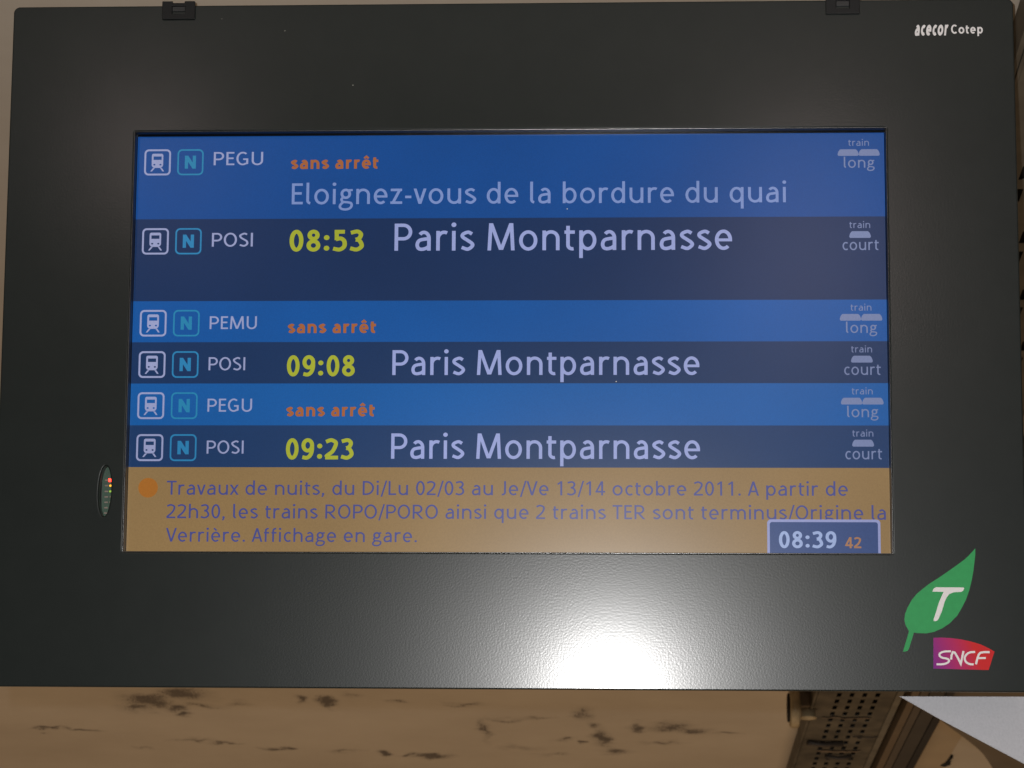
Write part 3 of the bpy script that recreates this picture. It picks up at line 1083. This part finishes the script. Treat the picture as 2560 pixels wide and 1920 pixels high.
TH = .0015
Y0, Y1 = rows[0] - pitch / 2, rows[-1] + pitch / 2
xs = [TX0 + .012] + [x for c in cols for x in (c - hw, c + hw)] + [TX1 - .004]
for i in range(0, len(xs) - 1, 2):
    quad((xs[i], Y0, TZ), (xs[i + 1], Y0, TZ), (xs[i + 1], Y1, TZ), (xs[i], Y1, TZ))
for c in cols:
    for j in range(len(rows) - 1):
        a, bq = rows[j] + hl, rows[j + 1] - hl
        quad((c - hw, a, TZ), (c + hw, a, TZ), (c + hw, bq, TZ), (c - hw, bq, TZ))
    for r in rows:      # slot walls
        quad((c - hw, r + hl, TZ), (c + hw, r + hl, TZ), (c + hw, r + hl, TZ + TH), (c - hw, r + hl, TZ + TH))
        quad((c - hw, r - hl, TZ), (c - hw, r + hl, TZ), (c - hw, r + hl, TZ + TH), (c - hw, r - hl, TZ + TH))
o = mesh_obj('perforated_sheet', V, F, tray_m, tray)
o['kind'] = 'stuff'
boxm('side_rail', TX0, TX0 + .006, Y0, Y1, TZ - .004, -.004, tray_m, tray, .001)
boxm('side_rail', TX0 + .0075, TX0 + .012, Y0, Y1, TZ - .001, TZ + .012, tray_m, tray, .001)
boxm('side_rail', TX1 - .004, TX1 + .010, Y0, Y1, TZ - .005, -.004, simple('grey_rail', (.165, .150, .120), .55, noise=.2, nscale=20), tray, .0015)
boxm('slot_shade_sheet', TX0 + .008, TX1 - .002, Y0, Y1, TZ + .020, TZ + .024, dark_m, tray)  # dark sheet added so the slots read as shaded
random.seed(3)
# dark tubes under the tray stand for the shadow bands across it
shade_band_m = simple('tray_shade_band', (0.045, 0.035, 0.027), 0.6)
lit_band_m = simple('tray_lit_band', (0.15, 0.115, 0.085), 0.7, noise=.4, nscale=70)
# lit and shaded bands across the tray put into colour; lit ones drawn
for yy, w_, mt in ((-.085, .018, lit_band_m), (.083, .016, shade_band_m), (.245, .022, lit_band_m), (.335, .012, shade_band_m), (-.20, .022, shade_band_m), (.45, .02, shade_band_m)):
    x0 = TX0 + .02 + random.random() * .05
    x1 = TX1 - .012 - random.random() * .04
    n = 9
    Vv = []
    for i in range(n + 1):
        x = x0 + (x1 - x0) * i / n
        d = random.uniform(-.007, .007)
        ww = w_ * random.uniform(.35, 1.0) / 2
        Vv += [(x, yy + d - ww, TZ - .0028), (x, yy + d + ww, TZ - .0022)]
    Ff = [(2 * i, 2 * i + 2, 2 * i + 3, 2 * i + 1) for i in range(n)]
    if yy in (-.085, .245):
        mesh_obj('lit_band', Vv, Ff, lit_band_m, tray)


def tube(name, pts, r, mat, parent, n=10):
    bm = bmesh.new()
    prev = None
    P = [Vector(p) for p in pts]
    for i, p in enumerate(P):
        t = (P[min(i + 1, len(P) - 1)] - P[max(i - 1, 0)]).normalized()
        a = t.orthogonal().normalized() if prev is None else (pa - t * pa.dot(t)).normalized()
        pa = a
        bb = t.cross(a)
        ringv = [bm.verts.new(p + (a * math.cos(2 * math.pi * k / n) + bb * math.sin(2 * math.pi * k / n)) * r) for k in range(n)]
        if prev:
            for k in range(n):
                bm.faces.new((prev[k], prev[(k + 1) % n], ringv[(k + 1) % n], ringv[k]))
        else:
            bm.faces.new(ringv[::-1])
        prev = ringv
    bm.faces.new(prev)
    return bm_obj(name, bm, mat, parent, smooth=True)


tube('cable', smooth_pts([(.655, .14, -.044), (.70, .155, -.047), (.735, .148, -.046)]) and [(.655, .14, -.047), (.69, .155, -.048), (.735, .148, -.046)], .006, shade_band_m, tray)  # shadow bands across the tray, shaped as dark tubes
tube('cable', [(.705, .285, -.046), (.735, .29, -.049), (.765, .283, -.046)], .005, shade_band_m, tray)
tube('cable', [(.75, .085, -.044), (.79, .088, -.045), (.805, .083, -.044)], .0018, shade_band_m, tray)

# trunking bars running beside the tray; the black one stands for a shaded gap
for nm, x0, x1, z, col, lb in (
        ('duct_or_gap_bar', .8315, .8475, -.050, (.150, .112, .074), 'narrow brown cable duct beside the perforated tray'),
        ('duct_or_gap_bar', .8495, .8665, -.050, (.105, .086, .066), 'narrow dull brown duct, second from the perforated tray'),
        ('duct_or_gap_bar', .8685, .8995, -.050, (.062, .054, .045), 'wide dark grey duct between the brown ducts and the black gap strip'),
        ('duct_or_gap_bar', .9015, .9185, -.050, (.028, .024, .020), 'blackish strip for the shaded gap beside the tan ceiling panel')):
    mt = simple('duct_or_gap_paint', col, .6, noise=.12, nscale=9)
    o = boxm(nm, x0, x1, -3.15, 1.5, z, -.002, mt, None, .0012)
    o.location = O
    o.rotation_euler = ROT
    tag(o, lb, 'cable duct', 'ducts running beside the cable tray')

# tan soffit panel with a rounded outline, right of the ducts
pan_m = simple('tan_plaster', (.405, .330, .235), .8, noise=.08, nscale=5, bump=.2, bscale=12, bdist=.004)


def flat_poly(name, pts, z0, z1, mat, parent):
    bm = bmesh.new()
    lo = [bm.verts.new((a, b_, z0)) for a, b_ in pts]
    hi = [bm.verts.new((a, b_, z1)) for a, b_ in pts]
    bm.faces.new(lo[::-1])
    bm.faces.new(hi)
    n = len(pts)
    for i in range(n):
        bm.faces.new((lo[i], lo[(i + 1) % n], hi[(i + 1) % n], hi[i]))
    bmesh.ops.recalc_face_normals(bm, faces=bm.faces)
    return bm_obj(name, bm, mat, parent)


# beyond the arc: a grey-brown slab with a curved edge
slab_m = simple('grey_brown_slab', (.165, .140, .112), .8, noise=.12, nscale=8)
arc = smooth_pts([(.905, -.35), (.93, .03), (.966, .12), (1.012, .2236), (1.0728, .3716), (1.1105, .5014), (1.1411, .6163), (1.165, .80), (1.17, 1.1), (1.165, 1.5)], 2)
bo = flat_poly('curved_slab', arc + [(3.2, 1.5), (3.2, -.35)], -.012, -.002, slab_m, None)
bo.location = O; bo.rotation_euler = ROT
tag(bo, 'grey-brown curved slab beyond the tan panel, right of the ducts', 'beam')
sp_ = flat_poly('ceiling_panel', [(.9195, -2.6), (1.012, -2.6), (1.012, 1.5), (.9195, 1.5)], -.006, -.001, pan_m, None)
sp_.location = O; sp_.rotation_euler = ROT
tag(sp_, 'smooth tan ceiling panel strip between the black gap strip and the curved slab', 'ceiling panel')
# flaked hole in the tan panel
hp = flat_poly('plaster_chip', [(1.0120, .462), (1.0215, .470), (1.018, .50), (1.020, .515), (1.026, .548), (1.015, .575), (1.002, .560), (1.010, .525), (1.011, .50)], -.0075, -.0005, dark_m, None)
hp.location = O; hp.rotation_euler = ROT
tag(hp, 'small dark chip in the tan plaster at the lower right', 'plaster chip')

# cream pipe fitting at the left of the tray
pf = empty('pipe_fitting', O, ROT)
tag(pf, 'cream round pipe fitting with an open dark mouth beside the cable tray', 'pipe fitting')
cream_m = simple('cream_paint', (.36, .29, .175), .45, noise=.15, nscale=60)


def lathe(name, prof, mat, parent, M4, n=28, smooth=True):
    bm = bmesh.new()
    rings = []
    for r, h in prof:
        rings.append([bm.verts.new(M4 @ Vector((r * math.cos(2 * math.pi * k / n), r * math.sin(2 * math.pi * k / n), h))) for k in range(n)])
    for a, b_ in zip(rings[:-1], rings[1:]):
        for k in range(n):
            bm.faces.new((a[k], a[(k + 1) % n], b_[(k + 1) % n], b_[k]))
    o = bm_obj(name, bm, mat, parent, smooth=smooth)
    return o


# downward spout: outer wall, rim and inner bore
mz = -.060
mc = (.635, -.158)
T1 = Matrix.Translation((mc[0], mc[1], 0))
lathe('spout', [(.0155, -.006), (.0155, mz + .004), (.0178, mz + .002), (.0178, mz), (.0150, mz), (.0148, mz + .030), (0.0001, mz + .030)], cream_m, pf, T1)
lathe('flange_disc', [(0.0001, -.010), (.040, -.010), (.043, -.007), (.043, .007), (.040, .010), (.0001, .010)], cream_m, pf,
      Matrix.Translation((.603, -.20, -.046)) @ Matrix.Rotation(math.pi / 2, 4, 'Y'))
lathe('flange_shade_disc', [(0.0001, -.002), (.030, -.002), (.030, .002), (.0001, .002)], dark_m, pf,  # dark disc standing for the flange's shaded back
      Matrix.Translation((.591, -.195, -.046)) @ Matrix.Rotation(math.pi / 2, 4, 'Y'))
boxm('clamp', .612, .655, -.18, -.06, -.040, -.006, simple('clamp_brown', (.20, .155, .105), .6, noise=.2, nscale=60), pf, .003)


# dust flecks caught by the flash on the plate and the glass
fleck_m = simple('dust_fleck', (.75, .7, .62), .6)
V, F = [], []
for x, z, r, y_ in ((-.2100, .2930, .00045, -.0004), (-.1450, .2400, .0006, -.0004), (.0555, .1235, .0007, .0112), (.1010, -.0385, .0007, .0112), 
                    (-.2700, .305, .0003, -.0004)):
    k = len(V)
    n = 6
    r *= .75
    for i in range(n):
        a = 6.283 * i / n + x * 50
        V.append((x + r * math.cos(a) * random.uniform(.6, 1.2), y_, z + r * math.sin(a) * random.uniform(.6, 1.6)))
    F.append(tuple(range(k, k + n)))
o = mesh_obj('dust_flecks', V, F, fleck_m, disp)
o['kind'] = 'stuff'
